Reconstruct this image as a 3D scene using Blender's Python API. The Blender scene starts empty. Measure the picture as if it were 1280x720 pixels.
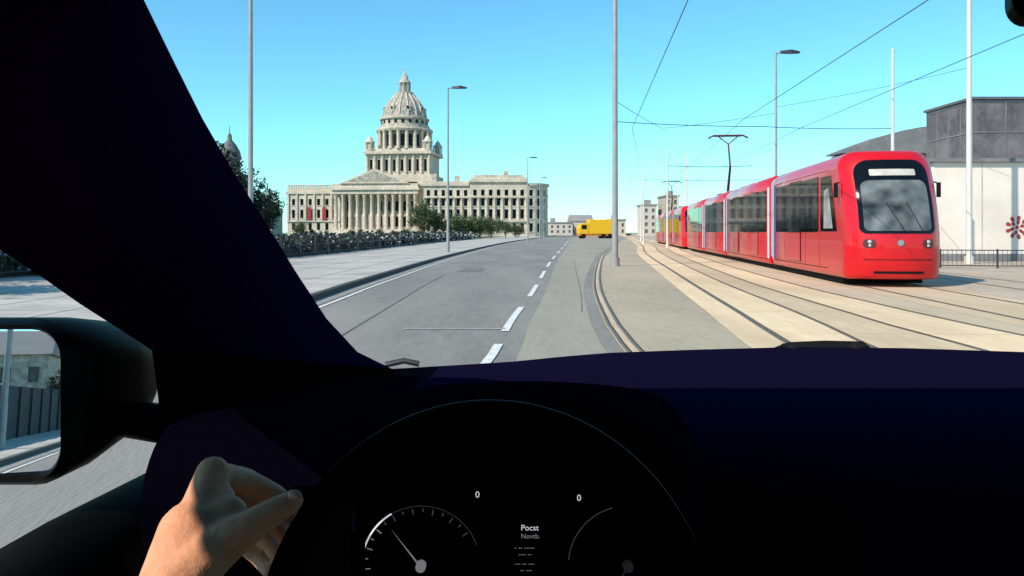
import bpy, bmesh, math, random
from mathutils import Vector, Matrix
random.seed(7)
S=bpy.context.scene
COL=S.collection
S.view_settings.view_transform='Standard'
try: S.view_settings.look='None'
except: pass
S.view_settings.exposure=0
CH=1.4
def Q(u,v,y):
    return Vector(((u-640)/1000*y,y,CH-(v-290)/1000*y))

# ---------------- materials ----------------
def mat(name,c1,c2=None,rough=0.6,scale=3.0,bump=0.0,bscale=None,metal=0.0,spec=0.5,coat=0.0,stretch=(1,1,1),emit=None,detail=6,c3=None,big=0.15):
    m=bpy.data.materials.new(name); m.use_nodes=True
    nt=m.node_tree; N=nt.nodes; L=nt.links
    b=N['Principled BSDF']
    b.inputs['Roughness'].default_value=rough
    b.inputs['Metallic'].default_value=metal
    b.inputs['Specular IOR Level'].default_value=spec
    b.inputs['Coat Weight'].default_value=coat
    b.inputs['Coat Roughness'].default_value=0.06
    if c2 is None: c2=tuple(x*0.8 for x in c1)
    tc=N.new('ShaderNodeTexCoord'); mp=N.new('ShaderNodeMapping'); mp.inputs['Scale'].default_value=stretch
    L.new(tc.outputs['Object'],mp.inputs['Vector'])
    n=N.new('ShaderNodeTexNoise'); n.inputs['Scale'].default_value=scale; n.inputs['Detail'].default_value=detail; n.inputs['Roughness'].default_value=0.65
    L.new(mp.outputs[0],n.inputs['Vector'])
    r=N.new('ShaderNodeValToRGB'); r.color_ramp.elements[0].position=0.32; r.color_ramp.elements[1].position=0.68
    r.color_ramp.elements[0].color=(*c2,1); r.color_ramp.elements[1].color=(*c1,1)
    L.new(n.outputs['Fac'],r.inputs[0])
    out=r.outputs[0]
    if c3 is not None:
        n2=N.new('ShaderNodeTexNoise'); n2.inputs['Scale'].default_value=big; n2.inputs['Detail'].default_value=8; n2.inputs['Roughness'].default_value=0.7
        L.new(mp.outputs[0],n2.inputs['Vector'])
        r2=N.new('ShaderNodeValToRGB'); r2.color_ramp.elements[0].position=0.42; r2.color_ramp.elements[1].position=0.62
        L.new(n2.outputs['Fac'],r2.inputs[0])
        mx=N.new('ShaderNodeMixRGB'); mx.inputs[2].default_value=(*c3,1)
        L.new(r2.outputs[0],mx.inputs[0]); L.new(out,mx.inputs[1]); out=mx.outputs[0]
    L.new(out,b.inputs['Base Color'])
    if bump>0:
        nb=N.new('ShaderNodeTexNoise'); nb.inputs['Scale'].default_value=bscale or scale*4; nb.inputs['Detail'].default_value=5
        L.new(mp.outputs[0],nb.inputs['Vector'])
        bp=N.new('ShaderNodeBump'); bp.inputs['Strength'].default_value=bump; bp.inputs['Distance'].default_value=0.02
        L.new(nb.outputs['Fac'],bp.inputs['Height']); L.new(bp.outputs[0],b.inputs['Normal'])
    if emit:
        b.inputs['Emission Color'].default_value=(*emit[:3],1); b.inputs['Emission Strength'].default_value=emit[3]
    return m
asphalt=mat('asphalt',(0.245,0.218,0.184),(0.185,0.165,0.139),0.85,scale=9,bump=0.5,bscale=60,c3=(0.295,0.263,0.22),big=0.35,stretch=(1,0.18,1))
asphalt_b=mat('worn_asphalt',(0.43,0.35,0.24),(0.335,0.27,0.185),0.9,scale=7,bump=0.4,bscale=50,c3=(0.49,0.395,0.265),big=0.3,stretch=(1,0.3,1))
tan=mat('concrete_tan',(0.90,0.65,0.39),(0.76,0.55,0.325),0.85,scale=6,bump=0.3,bscale=40,c3=(0.64,0.455,0.265),big=0.35,stretch=(1,0.2,1))
tan2=mat('concrete_brown',(0.60,0.43,0.265),(0.47,0.335,0.205),0.85,scale=6,bump=0.3,bscale=40,c3=(0.68,0.49,0.305),big=0.35,stretch=(1,0.2,1))
pave=mat('paving',(0.60,0.53,0.45),(0.49,0.435,0.37),0.85,scale=5,bump=0.2,bscale=30,c3=(0.38,0.34,0.295),big=0.4)
groundm=mat('ground_gravel',(0.42,0.35,0.265),(0.32,0.265,0.2),0.95,scale=2,bump=0.2,c3=(0.28,0.245,0.19),big=0.05)
kerbm=mat('kerb_stone',(0.07,0.066,0.06),(0.04,0.037,0.034),0.8,scale=8,bump=0.2)
white=mat('road_paint',(0.92,0.87,0.79),(0.55,0.52,0.48),0.7,scale=14,bump=0.2)
railm=mat('rail_steel',(0.19,0.145,0.105),(0.13,0.1,0.07),0.5,scale=8,metal=0.1)
groove=mat('groove',(0.06,0.045,0.03),None,0.9)
stone=mat('stone',(0.82,0.69,0.54),(0.42,0.35,0.275),0.85,scale=1.1,bump=0.3,bscale=4,c3=(0.50,0.42,0.33),big=0.16)
stoned=mat('stone_weathered',(0.66,0.56,0.44),(0.25,0.205,0.165),0.85,scale=1.2)
domem=mat('dome_stone',(0.56,0.49,0.40),(0.17,0.145,0.12),0.8,scale=1.2)
slate=mat('slate',(0.16,0.155,0.155),(0.1,0.1,0.1),0.7,scale=2)
wglass=mat('building_glass',(0.022,0.020,0.022),(0.009,0.009,0.010),0.3,scale=0.6,spec=.1)
steel=mat('galvanised_steel',(0.40,0.38,0.36),(0.31,0.3,0.29),0.45,scale=3,metal=0.2)
whitepole=mat('pole_white',(0.72,0.67,0.61),(0.62,0.58,0.52),0.5,scale=3)
darkmetal=mat('dark_metal',(0.035,0.035,0.038),(0.022,0.022,0.026),0.5,scale=3)
wirem=mat('wire',(0.05,0.06,0.07),None,0.6)
leafm=mat('leaves',(0.095,0.13,0.035),(0.02,0.04,0.011),0.6,scale=1.3)
leafd=mat('leaves_dark',(0.032,0.042,0.018),(0.01,0.015,0.008),0.7,scale=1.3)
bark=mat('bark',(0.12,0.09,0.06),(0.06,0.045,0.03),0.9,scale=6)
flower=mat('petals',(0.72,0.68,0.68),(0.45,0.42,0.43),0.7)
red=mat('tram_red',(0.64,0.005,0.012),(0.57,0.004,0.010),0.3,scale=1.5,coat=0.4,spec=.3)
redd=mat('tram_red_dark',(0.36,0.005,0.010),(0.30,0.004,0.008),0.5)
tglass=mat('tram_glass',(0.006,0.007,0.010),(0.003,0.004,0.006),0.04,scale=0.7,spec=0.25)
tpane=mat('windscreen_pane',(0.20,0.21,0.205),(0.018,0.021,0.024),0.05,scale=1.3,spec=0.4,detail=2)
treflect=mat('cab_reflection',(0.52,0.50,0.47),(0.20,0.21,0.22),0.08,scale=1.6,spec=0.3)  # pale colour painted as a reflection in the cab side glass
tpane3=mat('passenger_pane',(0.034,0.036,0.052),(0.003,0.004,0.008),0.04,scale=2.0,spec=0.22,detail=3)
bellm=mat('bellows_grey',(0.34,0.33,0.36),(0.24,0.235,0.26),0.6)
palem=mat('pale_band',(0.75,0.73,0.76),(0.62,0.6,0.64),0.5)
bluem=mat('blue_strip',(0.05,0.09,0.32),(0.035,0.06,0.24),0.4)
rubber=mat('rubber',(0.012,0.012,0.012),None,0.8,spec=.1)
lampw=mat('lamp_lens',(0.62,0.58,0.56),(0.4,0.38,0.37),0.15,coat=.6)
chrome=mat('chrome',(0.6,0.58,0.58),(0.5,0.5,0.5),0.3,metal=1)
yellow=mat('yellow_paint',(0.92,0.50,0.008),(0.82,0.42,0.008),0.4)
orange=mat('orange_paint',(0.75,0.22,0.01),None,0.4)
concw=mat('render_white',(0.94,0.79,0.68),(0.87,0.73,0.63),0.85,scale=0.8,c3=(0.76,0.64,0.55),big=0.25)
gpanel=mat('grey_panel',(0.15,0.125,0.13),(0.075,0.063,0.066),0.6,scale=2.5,c3=(0.22,0.185,0.185),big=0.4)
gpanel2=mat('grey_panel_light',(0.27,0.25,0.245),(0.19,0.175,0.175),0.6,scale=1.5,c3=(0.17,0.155,0.155),big=0.3)
glassb=mat('curtain_glass',(0.15,0.16,0.17),(0.08,0.085,0.09),0.15,scale=1)
logo=mat('emblem_red',(0.42,0.05,0.05),(.34,.03,.035),0.6)
banm=mat('banner_red',(0.35,0.02,0.025),None,0.6)
farm=mat('far_render',(0.62,0.55,0.47),(0.50,0.445,0.38),0.9,scale=0.3)
farr=mat('far_roof',(0.34,0.30,0.27),(0.26,0.235,0.21),0.9,scale=0.3)
hoard=mat('timber_hoarding',(0.05,0.048,0.05),(0.022,0.021,0.024),0.8,scale=3,stretch=(4,4,.3))
# interior
black=mat('soft_black',(0.0008,0.0008,0.0011),(0.0005,0.0005,0.0007),0.8,scale=200,spec=0.0)
pillarm=mat('pillar_fabric',(0.0085,0.0022,0.0165),(0.0058,0.0014,0.0115),0.6,scale=150,spec=0.0)
dashm=mat('dash_plastic',(0.0072,0.0052,0.0215),(0.0050,0.0037,0.0155),0.7,scale=260,bump=0.12,bscale=500,spec=0.0)
hoodm=mat('hood_plastic',(0.0020,0.0015,0.0050),(0.0013,0.0010,0.0034),0.6,scale=300,spec=0.0)
hilitem=mat('wheel_highlight',(0.05,0.045,0.055),(0.03,0.028,0.036),0.45,scale=300,spec=0.2)  # paler colour for the painted highlight on the wheel rim
leather=mat('wheel_leather',(0.0008,0.0008,0.0010),(0.0005,0.0005,0.0006),0.6,scale=300,spec=0.0)
gloss=mat('mirror_shell',(0.0013,0.0013,0.0016),None,0.4,spec=0.02)
mirr=mat('mirror',(0.85,0.87,0.88),(0.85,0.87,0.88),0.0,metal=1)
sillm=mat('sill_plastic',(0.0034,0.0030,0.0030),(0.0024,0.0021,0.0021),0.6,spec=0.02)
lit=mat('lit_marking',(0.5,0.5,0.5),None,0.5,emit=(0.95,0.97,1,0.6))
litmid=mat('lit_mid',(0.1,0.1,0.1),None,0.5,emit=(0.9,0.93,1,0.17))
litlow=mat('lit_low',(0.03,0.03,0.03),None,0.5,emit=(0.9,0.93,1,0.05))
litdim=mat('lit_dim',(0.01,0.01,0.01),None,0.5,emit=(0.8,0.85,1,0.010))
skin=mat('skin',(0.74,0.36,0.215),(0.62,0.265,0.145),0.6,scale=35,bump=0.15,bscale=160,spec=.08)
nail=mat('nail',(0.5,0.27,0.2),None,0.4,spec=.3)

# ---------------- mesh builder ----------------
class M:
    def __init__(s): s.v=[]; s.f=[]
    def add(s,vs,fs):
        o=len(s.v); s.v+= [tuple(v) for v in vs]; s.f+=[tuple(i+o for i in f) for f in fs]; return s
    def box(s,x0,x1,y0,y1,z0,z1,rot=0,piv=None):
        vs=[(x,y,z) for x in (x0,x1) for y in (y0,y1) for z in (z0,z1)]
        if rot:
            p=piv or ((x0+x1)/2,(y0+y1)/2); c,sn=math.cos(rot),math.sin(rot)
            vs=[(p[0]+(a-p[0])*c-(b-p[1])*sn,p[1]+(a-p[0])*sn+(b-p[1])*c,z) for a,b,z in vs]
        return s.add(vs,[(0,1,3,2),(4,6,7,5),(0,4,5,1),(2,3,7,6),(0,2,6,4),(1,5,7,3)])
    def cyl(s,p0,p1,r0,r1=None,n=10,caps=True):
        if r1 is None:r1=r0
        p0=Vector(p0);p1=Vector(p1);d=(p1-p0).normalized()
        a=Vector((0,0,1)) if abs(d.z)<0.9 else Vector((1,0,0))
        e1=d.cross(a).normalized(); e2=d.cross(e1)
        vs=[]
        for p,r in((p0,r0),(p1,r1)):
            for i in range(n):
                t=2*math.pi*i/n; vs.append(p+e1*math.cos(t)*r+e2*math.sin(t)*r)
        fs=[(i,(i+1)%n,n+(i+1)%n,n+i) for i in range(n)]
        if caps: fs+=[tuple(range(n))[::-1],tuple(range(n,2*n))]
        return s.add(vs,fs)
    def tube(s,pts,r,n=8):
        P=[Vector(p) for p in pts]; rings=[]
        for i,p in enumerate(P):
            d=(P[min(i+1,len(P)-1)]-P[max(i-1,0)]).normalized()
            a=Vector((0,0,1)) if abs(d.z)<0.9 else Vector((1,0,0))
            e1=d.cross(a).normalized(); e2=d.cross(e1)
            rings.append([p+e1*math.cos(2*math.pi*k/n)*r+e2*math.sin(2*math.pi*k/n)*r for k in range(n)])
        return s.loft(rings,True,True,True)
    def lathe(s,prof,c=(0,0,0),n=24):
        vs=[];fs=[]
        for r,z in prof:
            for i in range(n):
                t=2*math.pi*i/n; vs.append((c[0]+r*math.cos(t),c[1]+r*math.sin(t),c[2]+z))
        for k in range(len(prof)-1):
            for i in range(n):
                j=(i+1)%n; fs.append((k*n+i,k*n+j,(k+1)*n+j,(k+1)*n+i))
        return s.add(vs,fs)
    def sph(s,c,rx,ry=None,rz=None,nu=12,nv=8):
        ry=ry or rx; rz=rz or rx
        vs=[];fs=[]
        for k in range(nv+1):
            ph=math.pi*k/nv
            for i in range(nu):
                t=2*math.pi*i/nu
                vs.append((c[0]+rx*math.sin(ph)*math.cos(t),c[1]+ry*math.sin(ph)*math.sin(t),c[2]+rz*math.cos(ph)))
        for k in range(nv):
            for i in range(nu):
                j=(i+1)%nu; fs.append((k*nu+i,k*nu+j,(k+1)*nu+j,(k+1)*nu+i))
        return s.add(vs,fs)
    def loft(s,rings,closed=True,capa=False,capb=False):
        n=len(rings[0]); vs=[p for r in rings for p in r]; fs=[]
        for k in range(len(rings)-1):
            for i in range(n if closed else n-1):
                j=(i+1)%n; fs.append((k*n+i,k*n+j,(k+1)*n+j,(k+1)*n+i))
        if capa: fs.append(tuple(range(n))[::-1])
        if capb: fs.append(tuple(range((len(rings)-1)*n,len(rings)*n)))
        return s.add(vs,fs)
    def obj(s,name,m,parent=None,smooth=False,bevel=0,loc=None,rotz=0,**kw):
        me=bpy.data.meshes.new(name); me.from_pydata(s.v,[],s.f); 
        bm=bmesh.new(); bm.from_mesh(me); bmesh.ops.remove_doubles(bm,verts=bm.verts,dist=1e-5); bmesh.ops.recalc_face_normals(bm,faces=bm.faces); bm.to_mesh(me); bm.free()
        me.materials.append(m)
        if smooth:
            for p in me.polygons:p.use_smooth=True
            try: me.set_sharp_from_angle(angle=math.radians(40))
            except Exception: pass
        o=bpy.data.objects.new(name,me); COL.objects.link(o)
        if parent:o.parent=parent
        if loc is not None:o.location=loc
        if rotz:o.rotation_euler=(0,0,rotz)
        if bevel:
            b=o.modifiers.new('b','BEVEL'); b.width=bevel; b.segments=3; b.limit_method='ANGLE'
        for k,v in kw.items(): o[k]=v
        return o
def empty(name,label,cat,loc=(0,0,0),rotz=0,group=None):
    e=bpy.data.objects.new(name,None); COL.objects.link(e); e.location=loc; e.rotation_euler=(0,0,rotz)
    e.empty_display_size=0.3
    e['label']=label; e['category']=cat
    if group:e['group']=group
    return e
def dup(o,loc,rz=0):
    n=o.copy(); COL.objects.link(n); n.parent=o.parent; n.location=loc; n.rotation_euler=(0,0,rz); return n
def copything(o,loc,rotz=None,scale=None,label=None):
    allobs=list(bpy.data.objects)
    def cp(x,par):
        n=x.copy(); COL.objects.link(n)
        if par: n.parent=par
        for c in [c for c in allobs if c.parent==x]: cp(c,n)
        return n
    n=cp(o,None); n.location=loc
    if rotz is not None:n.rotation_euler=(0,0,rotz)
    if scale: n.scale=(scale,)*3 if not isinstance(scale,tuple) else scale
    if label:n['label']=label
    return n
def cr(pts,n=10):
    out=[];P=[Vector(p) for p in pts];P=[P[0]*2-P[1]]+P+[P[-1]*2-P[-2]]
    for i in range(1,len(P)-2):
        a,b,c,d=P[i-1:i+3]
        for k in range(n):
            t=k/n; out.append(0.5*((2*b)+(c-a)*t+(2*a-5*b+4*c-d)*t*t+(3*b-a-3*c+d)*t**3))
    out.append(P[-2]); return out
def off(pts,d):
    o=[]
    for i,p in enumerate(pts):
        a=pts[max(i-1,0)];b=pts[min(i+1,len(pts)-1)];t=(b-a).normalized()
        o.append(Vector((p.x+t.y*d,p.y-t.x*d)))
    return o
def strip(A,B,z,name,m,**kw):
    mm=M(); n=len(A)
    mm.add([(p.x,p.y,z) for p in A]+[(p.x,p.y,z) for p in B],[(i,i+1,n+i+1,n+i) for i in range(n-1)])
    return mm.obj(name,m,kind='structure',**kw)
def xat(poly,y):
    for a,b in zip(poly[:-1],poly[1:]):
        if a.y<=y<=b.y: 
            t=(y-a.y)/max(b.y-a.y,1e-6); return a.x+(b.x-a.x)*t
    return poly[-1].x

# ---------------- world, sun, camera ----------------
W=bpy.data.worlds.new('World'); S.world=W; W.use_nodes=True
nt=W.node_tree; sky=nt.nodes.new('ShaderNodeTexSky'); sky.sky_type='NISHITA'; sky.sun_disc=False
sd=Vector((-0.60,-0.50,0.66)).normalized()
el=math.asin(sd.z); az=math.atan2(sd.x,sd.y)
sky.sun_elevation=el; sky.sun_rotation=az%(2*math.pi); sky.air_density=1.0; sky.dust_density=0.0; sky.ozone_density=2.0
mx=nt.nodes.new('ShaderNodeMixRGB'); mx.blend_type='MULTIPLY'; mx.inputs[0].default_value=1; mx.inputs[2].default_value=(0.74,1.50,1.58,1)
bg=nt.nodes['Background']; nt.links.new(sky.outputs[0],mx.inputs[1]); nt.links.new(mx.outputs[0],bg.inputs['Color']); bg.inputs['Strength'].default_value=0.128
sl=bpy.data.lights.new('sun','SUN'); sl.energy=5; sl.angle=math.radians(0.5); sl.color=(1,0.93,0.81)
so=bpy.data.objects.new('sun',sl); COL.objects.link(so); so.rotation_euler=sd.to_track_quat('Z','Y').to_euler(); so.location=(-20,-20,30)
cd=bpy.data.cameras.new('camera'); co=bpy.data.objects.new('camera',cd); COL.objects.link(co); S.camera=co
co.location=(0,0,CH); co.rotation_euler=(math.radians(90),0,0); cd.sensor_width=36; cd.lens=28.125; cd.shift_y=-70/1280; cd.clip_start=0.03; cd.clip_end=6000

# ---------------- ground ----------------
M().add([(-2500,-2500,0),(2500,-2500,0),(2500,2500,0),(-2500,2500,0)],[(0,1,2,3)]).obj('ground',groundm,kind='structure')
kerb=cr([(-4.6,-90),(-4.3,-30),(-4.05,0),(-4.0,16),(-3.97,23),(-3.5,44),(-1.9,80),(0.4,116),(6.5,190),(14,280),(40,600)],10)
rr=cr([(1.2,-90),(1.25,-30),(1.25,0),(1.35,9.3),(1.49,12.7),(2.06,20),(3.27,31),(5.4,48),(8.75,70),(19,140),(27,190),(41,280),(90,600)],10)
def resamp(poly,ys): return [Vector((xat(poly,y),y)) for y in ys]
ys=[-90+i*2.0 for i in range(0,90)]+[90+i*10 for i in range(0,52)]
K=resamp(kerb,ys); R=resamp(rr,ys)
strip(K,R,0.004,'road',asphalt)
dl=cr([(-0.9,-90),(-0.7,-20),(-0.45,0),(-0.30,8.2),(-0.2,9.3),(0,12.7),(0.54,19.4),(2.0,40),(4.9,76),(10,140),(15,200),(28,320),(55,600)],10)
D=resamp(dl,ys)
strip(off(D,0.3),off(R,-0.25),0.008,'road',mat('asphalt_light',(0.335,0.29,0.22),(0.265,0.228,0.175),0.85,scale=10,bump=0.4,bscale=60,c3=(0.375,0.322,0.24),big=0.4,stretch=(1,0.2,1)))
def seg(poly,y0,y1,o0,o1,z,name,m,n=8):
    yy=[y0+(y1-y0)*i/n for i in range(n+1)]; p=resamp(poly,yy)
    return strip(off(p,o0),off(p,o1),z,name,m)
patchm=mat('asphalt_patch',(0.195,0.176,0.152),(0.165,0.15,0.128),0.85,scale=12,bump=0.3)
seg(kerb,-60,90,0.0,0.32,0.012,'road_gutter',mat('gutter',(0.34,0.315,0.275),(0.22,0.205,0.18),0.85,scale=6,stretch=(1,0.3,1)),40)
seg(kerb,9,26,1.7,1.73,0.0125,'road_seam',patchm,12)
seg(kerb,28,31,2.0,2.8,0.0122,'road_repair',patchm,4)
seg(dl,14,40,1.1,1.125,0.0125,'road_seam',patchm,12)
for a,b in [(-20,-17),(-12,-9),(-4,-1),(6.6,9.9),(11.2,14.8),(17.2,21),(24,28.5),(32,37),(41,47),(52,59),(65,73),(80,90),(98,110),(120,134),(146,162)]:
    seg(dl,a,b,-0.055,0.055,0.016,'lane_marking',white,4)
seg(kerb,-40,130,0.42,0.50,0.016,'lane_marking',white,80)
strip([Vector((-1.55,11.45)),Vector((-0.1,11.45))],[Vector((-1.55,11.52)),Vector((-0.1,11.52))],0.016,'lane_marking',mat('faded_paint',(0.6,0.58,0.54),(0.33,0.32,0.30),.8,scale=14))
mm=M(); n=len(K); Ko=off(K,-0.16)
mm.add([(p.x,p.y,-0.01) for p in K]+[(p.x,p.y,0.13) for p in K]+[(p.x,p.y,0.13) for p in Ko]+[(p.x,p.y,-0.01) for p in Ko],
 [(k*n+i,k*n+i+1,(k+1)*n+i+1,(k+1)*n+i) for k in range(3) for i in range(n-1)])
mm.obj('kerb',kerbm,kind='structure')
FL=cr([(-17,-90),(-15.5,-30),(-14.8,0),(-13.8,21.5),(-10.8,40),(-9.8,70),(-8.6,107),(-4,180),(0,240),(20,600)],10)
F=resamp(FL,ys)
strip(off(F,-1.0),Ko,0.125,'pavement',pave)
jm=M(); 
for (o0) in(-1.5,-3.2,-4.9,-6.6):
    p=[q for q in resamp(kerb,[-60+i*4.5 for i in range(40)])]; A=off(p,o0-.015);B=off(p,o0+.015)
    n=len(A); jm.add([(q.x,q.y,.129) for q in A]+[(q.x,q.y,.129) for q in B],[(i,i+1,n+i+1,n+i) for i in range(n-1)])
for i in range(50):
    y=-20+i*2.2; x0=xat(FL,y)-.5; x1=xat(kerb,y)-.17; jm.add([(x0,y,.1292),(x1,y,.1292),(x1,y+.02,.1292),(x0,y+.02,.1292)],[(0,1,2,3)])
jm.obj('paving_joint',mat('joint',(.27,.245,.21),None,.9),kind='structure')
strip(off(F,-400),off(F,-1.0),0.1,'lawn',mat('grass',(0.07,0.09,0.035),(0.04,0.06,0.02),0.9,scale=3))

# track area
r1=cr([(3.2,-60),(3.2,0),(3.43,9.5),(3.87,13.3),(5.35,25.5),(9.0,54),(14.9,93),(29,200),(60,450)],10)
A0=resamp(r1,ys)
strip(R,off(A0,-0.55),0.008,'track_bed',asphalt_b)
strip(off(A0,-0.55),off(A0,-0.06),0.012,'track_bed',tan)
r2=cr([(4.05,-60),(4.05,0),(4.35,9.5),(4.85,13.3),(6.2,25.5),(10,54),(16,93),(30,200),(61,450)],10)
r3=cr([(5.4,-60),(5.4,0),(5.55,10),(5.8,14),(6.95,25.5),(10.9,54),(17,93),(31,200),(62,450)],10)
r4=cr([(6.9,-60),(6.8,0),(6.85,10.8),(7.0,14.7),(7.95,25.5),(11.8,54),(18,93),(32,200),(63,450)],10)
B0=resamp(r2,ys);C0=resamp(r3,ys);D0=resamp(r4,ys)
strip(A0,B0,0.012,'track_bed',tan)
strip(B0,C0,0.012,'track_bed',mat('concrete_mid',(0.72,0.525,0.32),(0.58,0.42,0.255),0.85,scale=6,bump=.3,bscale=40,c3=(.50,.36,.22),big=.35,stretch=(1,.2,1)))
strip(C0,D0,0.012,'track_bed',tan)
TX,TY=9.62,19.8; TS=0.116
def tx(y): return TX+TS*(y-TY)
TL=[Vector((tx(y)-0.72+ (0.0006*(19-y)**2 if y<19 else 0),y)) for y in ys]
TRr=[Vector((p.x+1.44,p.y)) for p in TL]
strip(D0,off(TL,-0.5),0.008,'track_bed',mat('track_paving',(0.58,0.44,0.29),(0.45,0.34,0.225),0.85,scale=5,c3=(0.64,0.485,0.315),big=0.4,stretch=(1,0.25,1)))
strip(off(TL,-0.5),off(TRr,0.6),0.010,'track_bed',tan2)
strip(off(TRr,0.6),off(TRr,9),0.008,'pavement',mat('right_paving',(0.60,0.47,0.34),(0.46,0.36,0.26),0.85,scale=4,c3=(0.42,0.335,0.25),big=0.4))
def rail(P):
    strip(off(P,-0.025),off(P,0.015),0.020,'tram_rail',railm)
    strip(off(P,0.015),off(P,0.04),0.0202,'rail_groove',groove)
Rr=resamp(rr,ys)
for P in (Rr,off(Rr,0.15),A0,B0,C0,D0,TL,TRr,off(TRr,2.0),off(TRr,3.44)): rail(P)
strip(off(Rr,-.04),off(Rr,.20),.0165,'rail_bed',tan2)
jm=M()
for y in [8,11,14,17,20,23,26,30,34,38,44,50,58]:
    x0=xat(r1,y)+0.1; x1=xat(r4,y)-0.1
    jm.add([(x0,y,0.0145),(x1,y-0.2,0.0145),(x1,y-0.188,0.0145),(x0,y+0.012,0.0145)],[(0,1,2,3)])
jm.obj('slab_joint',tan2,kind='structure')

# ---------------- facade ----------------
def facade(wall,gl,p0,u,Wd,z0,z1,wx,wz,dep=0.4):
    n=(u[1],-u[0])
    def P(a,z,d=0): return (p0[0]+u[0]*a-n[0]*d,p0[1]+u[1]*a-n[1]*d,z)
    xs=sorted(set([0,Wd]+[e for w in wx for e in w])); zs=sorted(set([z0,z1]+[e for w in wz for e in w]))
    for i in range(len(xs)-1):
        for j in range(len(zs)-1):
            a,b,c,d=xs[i],xs[i+1],zs[j],zs[j+1]
            if any(abs(w[0]-a)<1e-6 for w in wx) and any(abs(w[0]-c)<1e-6 for w in wz):
                wall.add([P(a,c),P(b,c),P(b,d),P(a,d),P(a,c,dep),P(b,c,dep),P(b,d,dep),P(a,d,dep)],[(0,1,5,4),(1,2,6,5),(2,3,7,6),(3,0,4,7)])
                gl.append([P(a,c,dep),P(b,c,dep),P(b,d,dep),P(a,d,dep)])
                if dep>0.3:
                    wall.add([P(a-.15,c-.25,-.18),P(b+.15,c-.25,-.18),P(b+.15,c-.02,-.18),P(a-.15,c-.02,-.18),P(a-.15,c-.25,0),P(b+.15,c-.25,0),P(b+.15,c-.02,0),P(a-.15,c-.02,0)],[(0,1,2,3),(0,4,5,1),(1,5,6,2),(2,6,7,3),(3,7,4,0)])
            else: wall.add([P(a,c),P(b,c),P(b,d),P(a,d)],[(0,1,2,3)])
def panes(gl,par,m=None,name='window'):
    for q in gl: M().add(q,[(0,1,2,3)]).obj(name,m or wglass,par)
def wxs(W,n,frac=0.42,m=0.0):
    s=(W-2*m)/n; return [(m+s*(i+.5-frac/2),m+s*(i+.5+frac/2)) for i in range(n)]

# ---------------- domed town hall ----------------
hall=empty('domed_town_hall','cream stone town hall with columned portico and tall dome','building',(-47.5,250,0),math.radians(-6))
wl=M(); gl=[]
facade(wl,gl,(-23.5,0),(1,0),17.5,0,13.4,wxs(17.5,6,.4,.6),[(2,4.2),(5.8,8.4),(9.8,11.8)],.7)
facade(wl,gl,(-23.5,26),(0,-1),26,0,13.4,wxs(26,5,.35),[(2,4.2),(5.8,8.4),(9.8,11.8)])
facade(wl,gl,(-6,1.0),(1,0),24.5,0,16.5,wxs(24.5,9,.42,.6),[(3,6.2),(8,11)],0.6)
facade(wl,gl,(18.5,-1.5),(1,0),5,0,15.5,wxs(5,1,.4),[(2,4.2),(5.8,8.4),(9.8,11.8)])
wl.box(-23.4,23.4,2.2,26,0,13.2); wl.box(-6,-5.4,-1.4,1.0,0,14); wl.box(18.5,23.5,-.85,10,0,15.3)
wl.box(-7,19.5,1.8,20,13.2,17.0)
for i in range(7): x=-23.5+.35+i*2.8; wl.box(x-.28,x+.28,-.4,-.01,5.1,13.3)
wl.obj('wall',stone,hall); panes(gl,hall)
M().box(-24,-6.5,-.5,26,13.4,14.2).box(-23.6,-6.5,0,26,14.2,15.2).obj('cornice',stone,hall)
M().box(-24,-6.6,-.4,-.02,4.6,5.0).obj('string_course',stone,hall)
M().box(18.3,24,-2.0,8,15.52,16.4).box(18.6,23.7,-1.7,8,16.4,17.2).obj('cornice',stone,hall)
bl=M().box(-.22,.22,-.22,.22,0,.8).obj('baluster',stone,hall,loc=(-23,.2,15.2))
for i in range(1,22): dup(bl,(-23+i*.77,.2,15.2))
M().box(-23.5,-6.6,-.1,.4,16.0,16.3).obj('parapet_rail',stone,hall)
e=M(); e.box(-7.6,19.2,-4.0,1.5,13.1,14.3); e.box(-8.1,19.7,-4.5,1.6,14.3,15.0); e.box(-7.6,19.2,-3.9,1.6,15.0,16.3)
e.obj('entablature',stone,hall)
M().add([(-5.2,-4.4,16.3),(16.6,-4.4,16.3),(5.7,-4.4,20.9),(-5.2,1.5,16.3),(16.6,1.5,16.3),(5.7,1.5,20.9)],[(0,1,2),(3,5,4),(0,2,5,3),(1,4,5,2),(0,3,4,1)]).obj('pediment',stone,hall)
M().add([(-2.6,-4.45,16.9),(14.0,-4.45,16.9),(5.7,-4.45,20.2)],[(0,1,2)]).obj('pediment_relief',domem,hall)
M().box(-8.2,19.8,-5,1.0,0,2.2).box(-6,17.5,-7,-5.0,0,1.2).obj('portico_base',stone,hall)
cm=M(); cm.lathe([(0.85,0),(0.85,.4),(0.62,.5),(0.58,5),(0.5,9.9),(0.8,10.3),(0.8,10.88)],n=12)
col0=cm.obj('column',stone,hall,smooth=True,loc=(-6.7,-3,2.2))
for i in range(1,12): dup(col0,(-6.7+i*2.27,-3,2.2))
tc=(12.3,8)
t=M(); g2=[]
t.box(tc[0]-10.8,tc[0]+10.8,tc[1]-9.6,tc[1]+9.5,16.9,19.2)
facade(t,g2,(tc[0]-9.8,tc[1]-8.6),(1,0),19.6,19.2,25.6,wxs(19.6,8,.38),[(20.2,24.0)],0.7)
t.box(tc[0]-9.7,tc[0]+9.7,tc[1]-7.7,tc[1]+8,19.2,25.5)
for i in range(9): x=tc[0]-9.8+i*2.45; t.cyl((x,tc[1]-8.85,19.3),(x,tc[1]-8.85,25.5),.42,.38,8)
t.obj('tower_base',stone,hall); panes(g2,hall)
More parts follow.
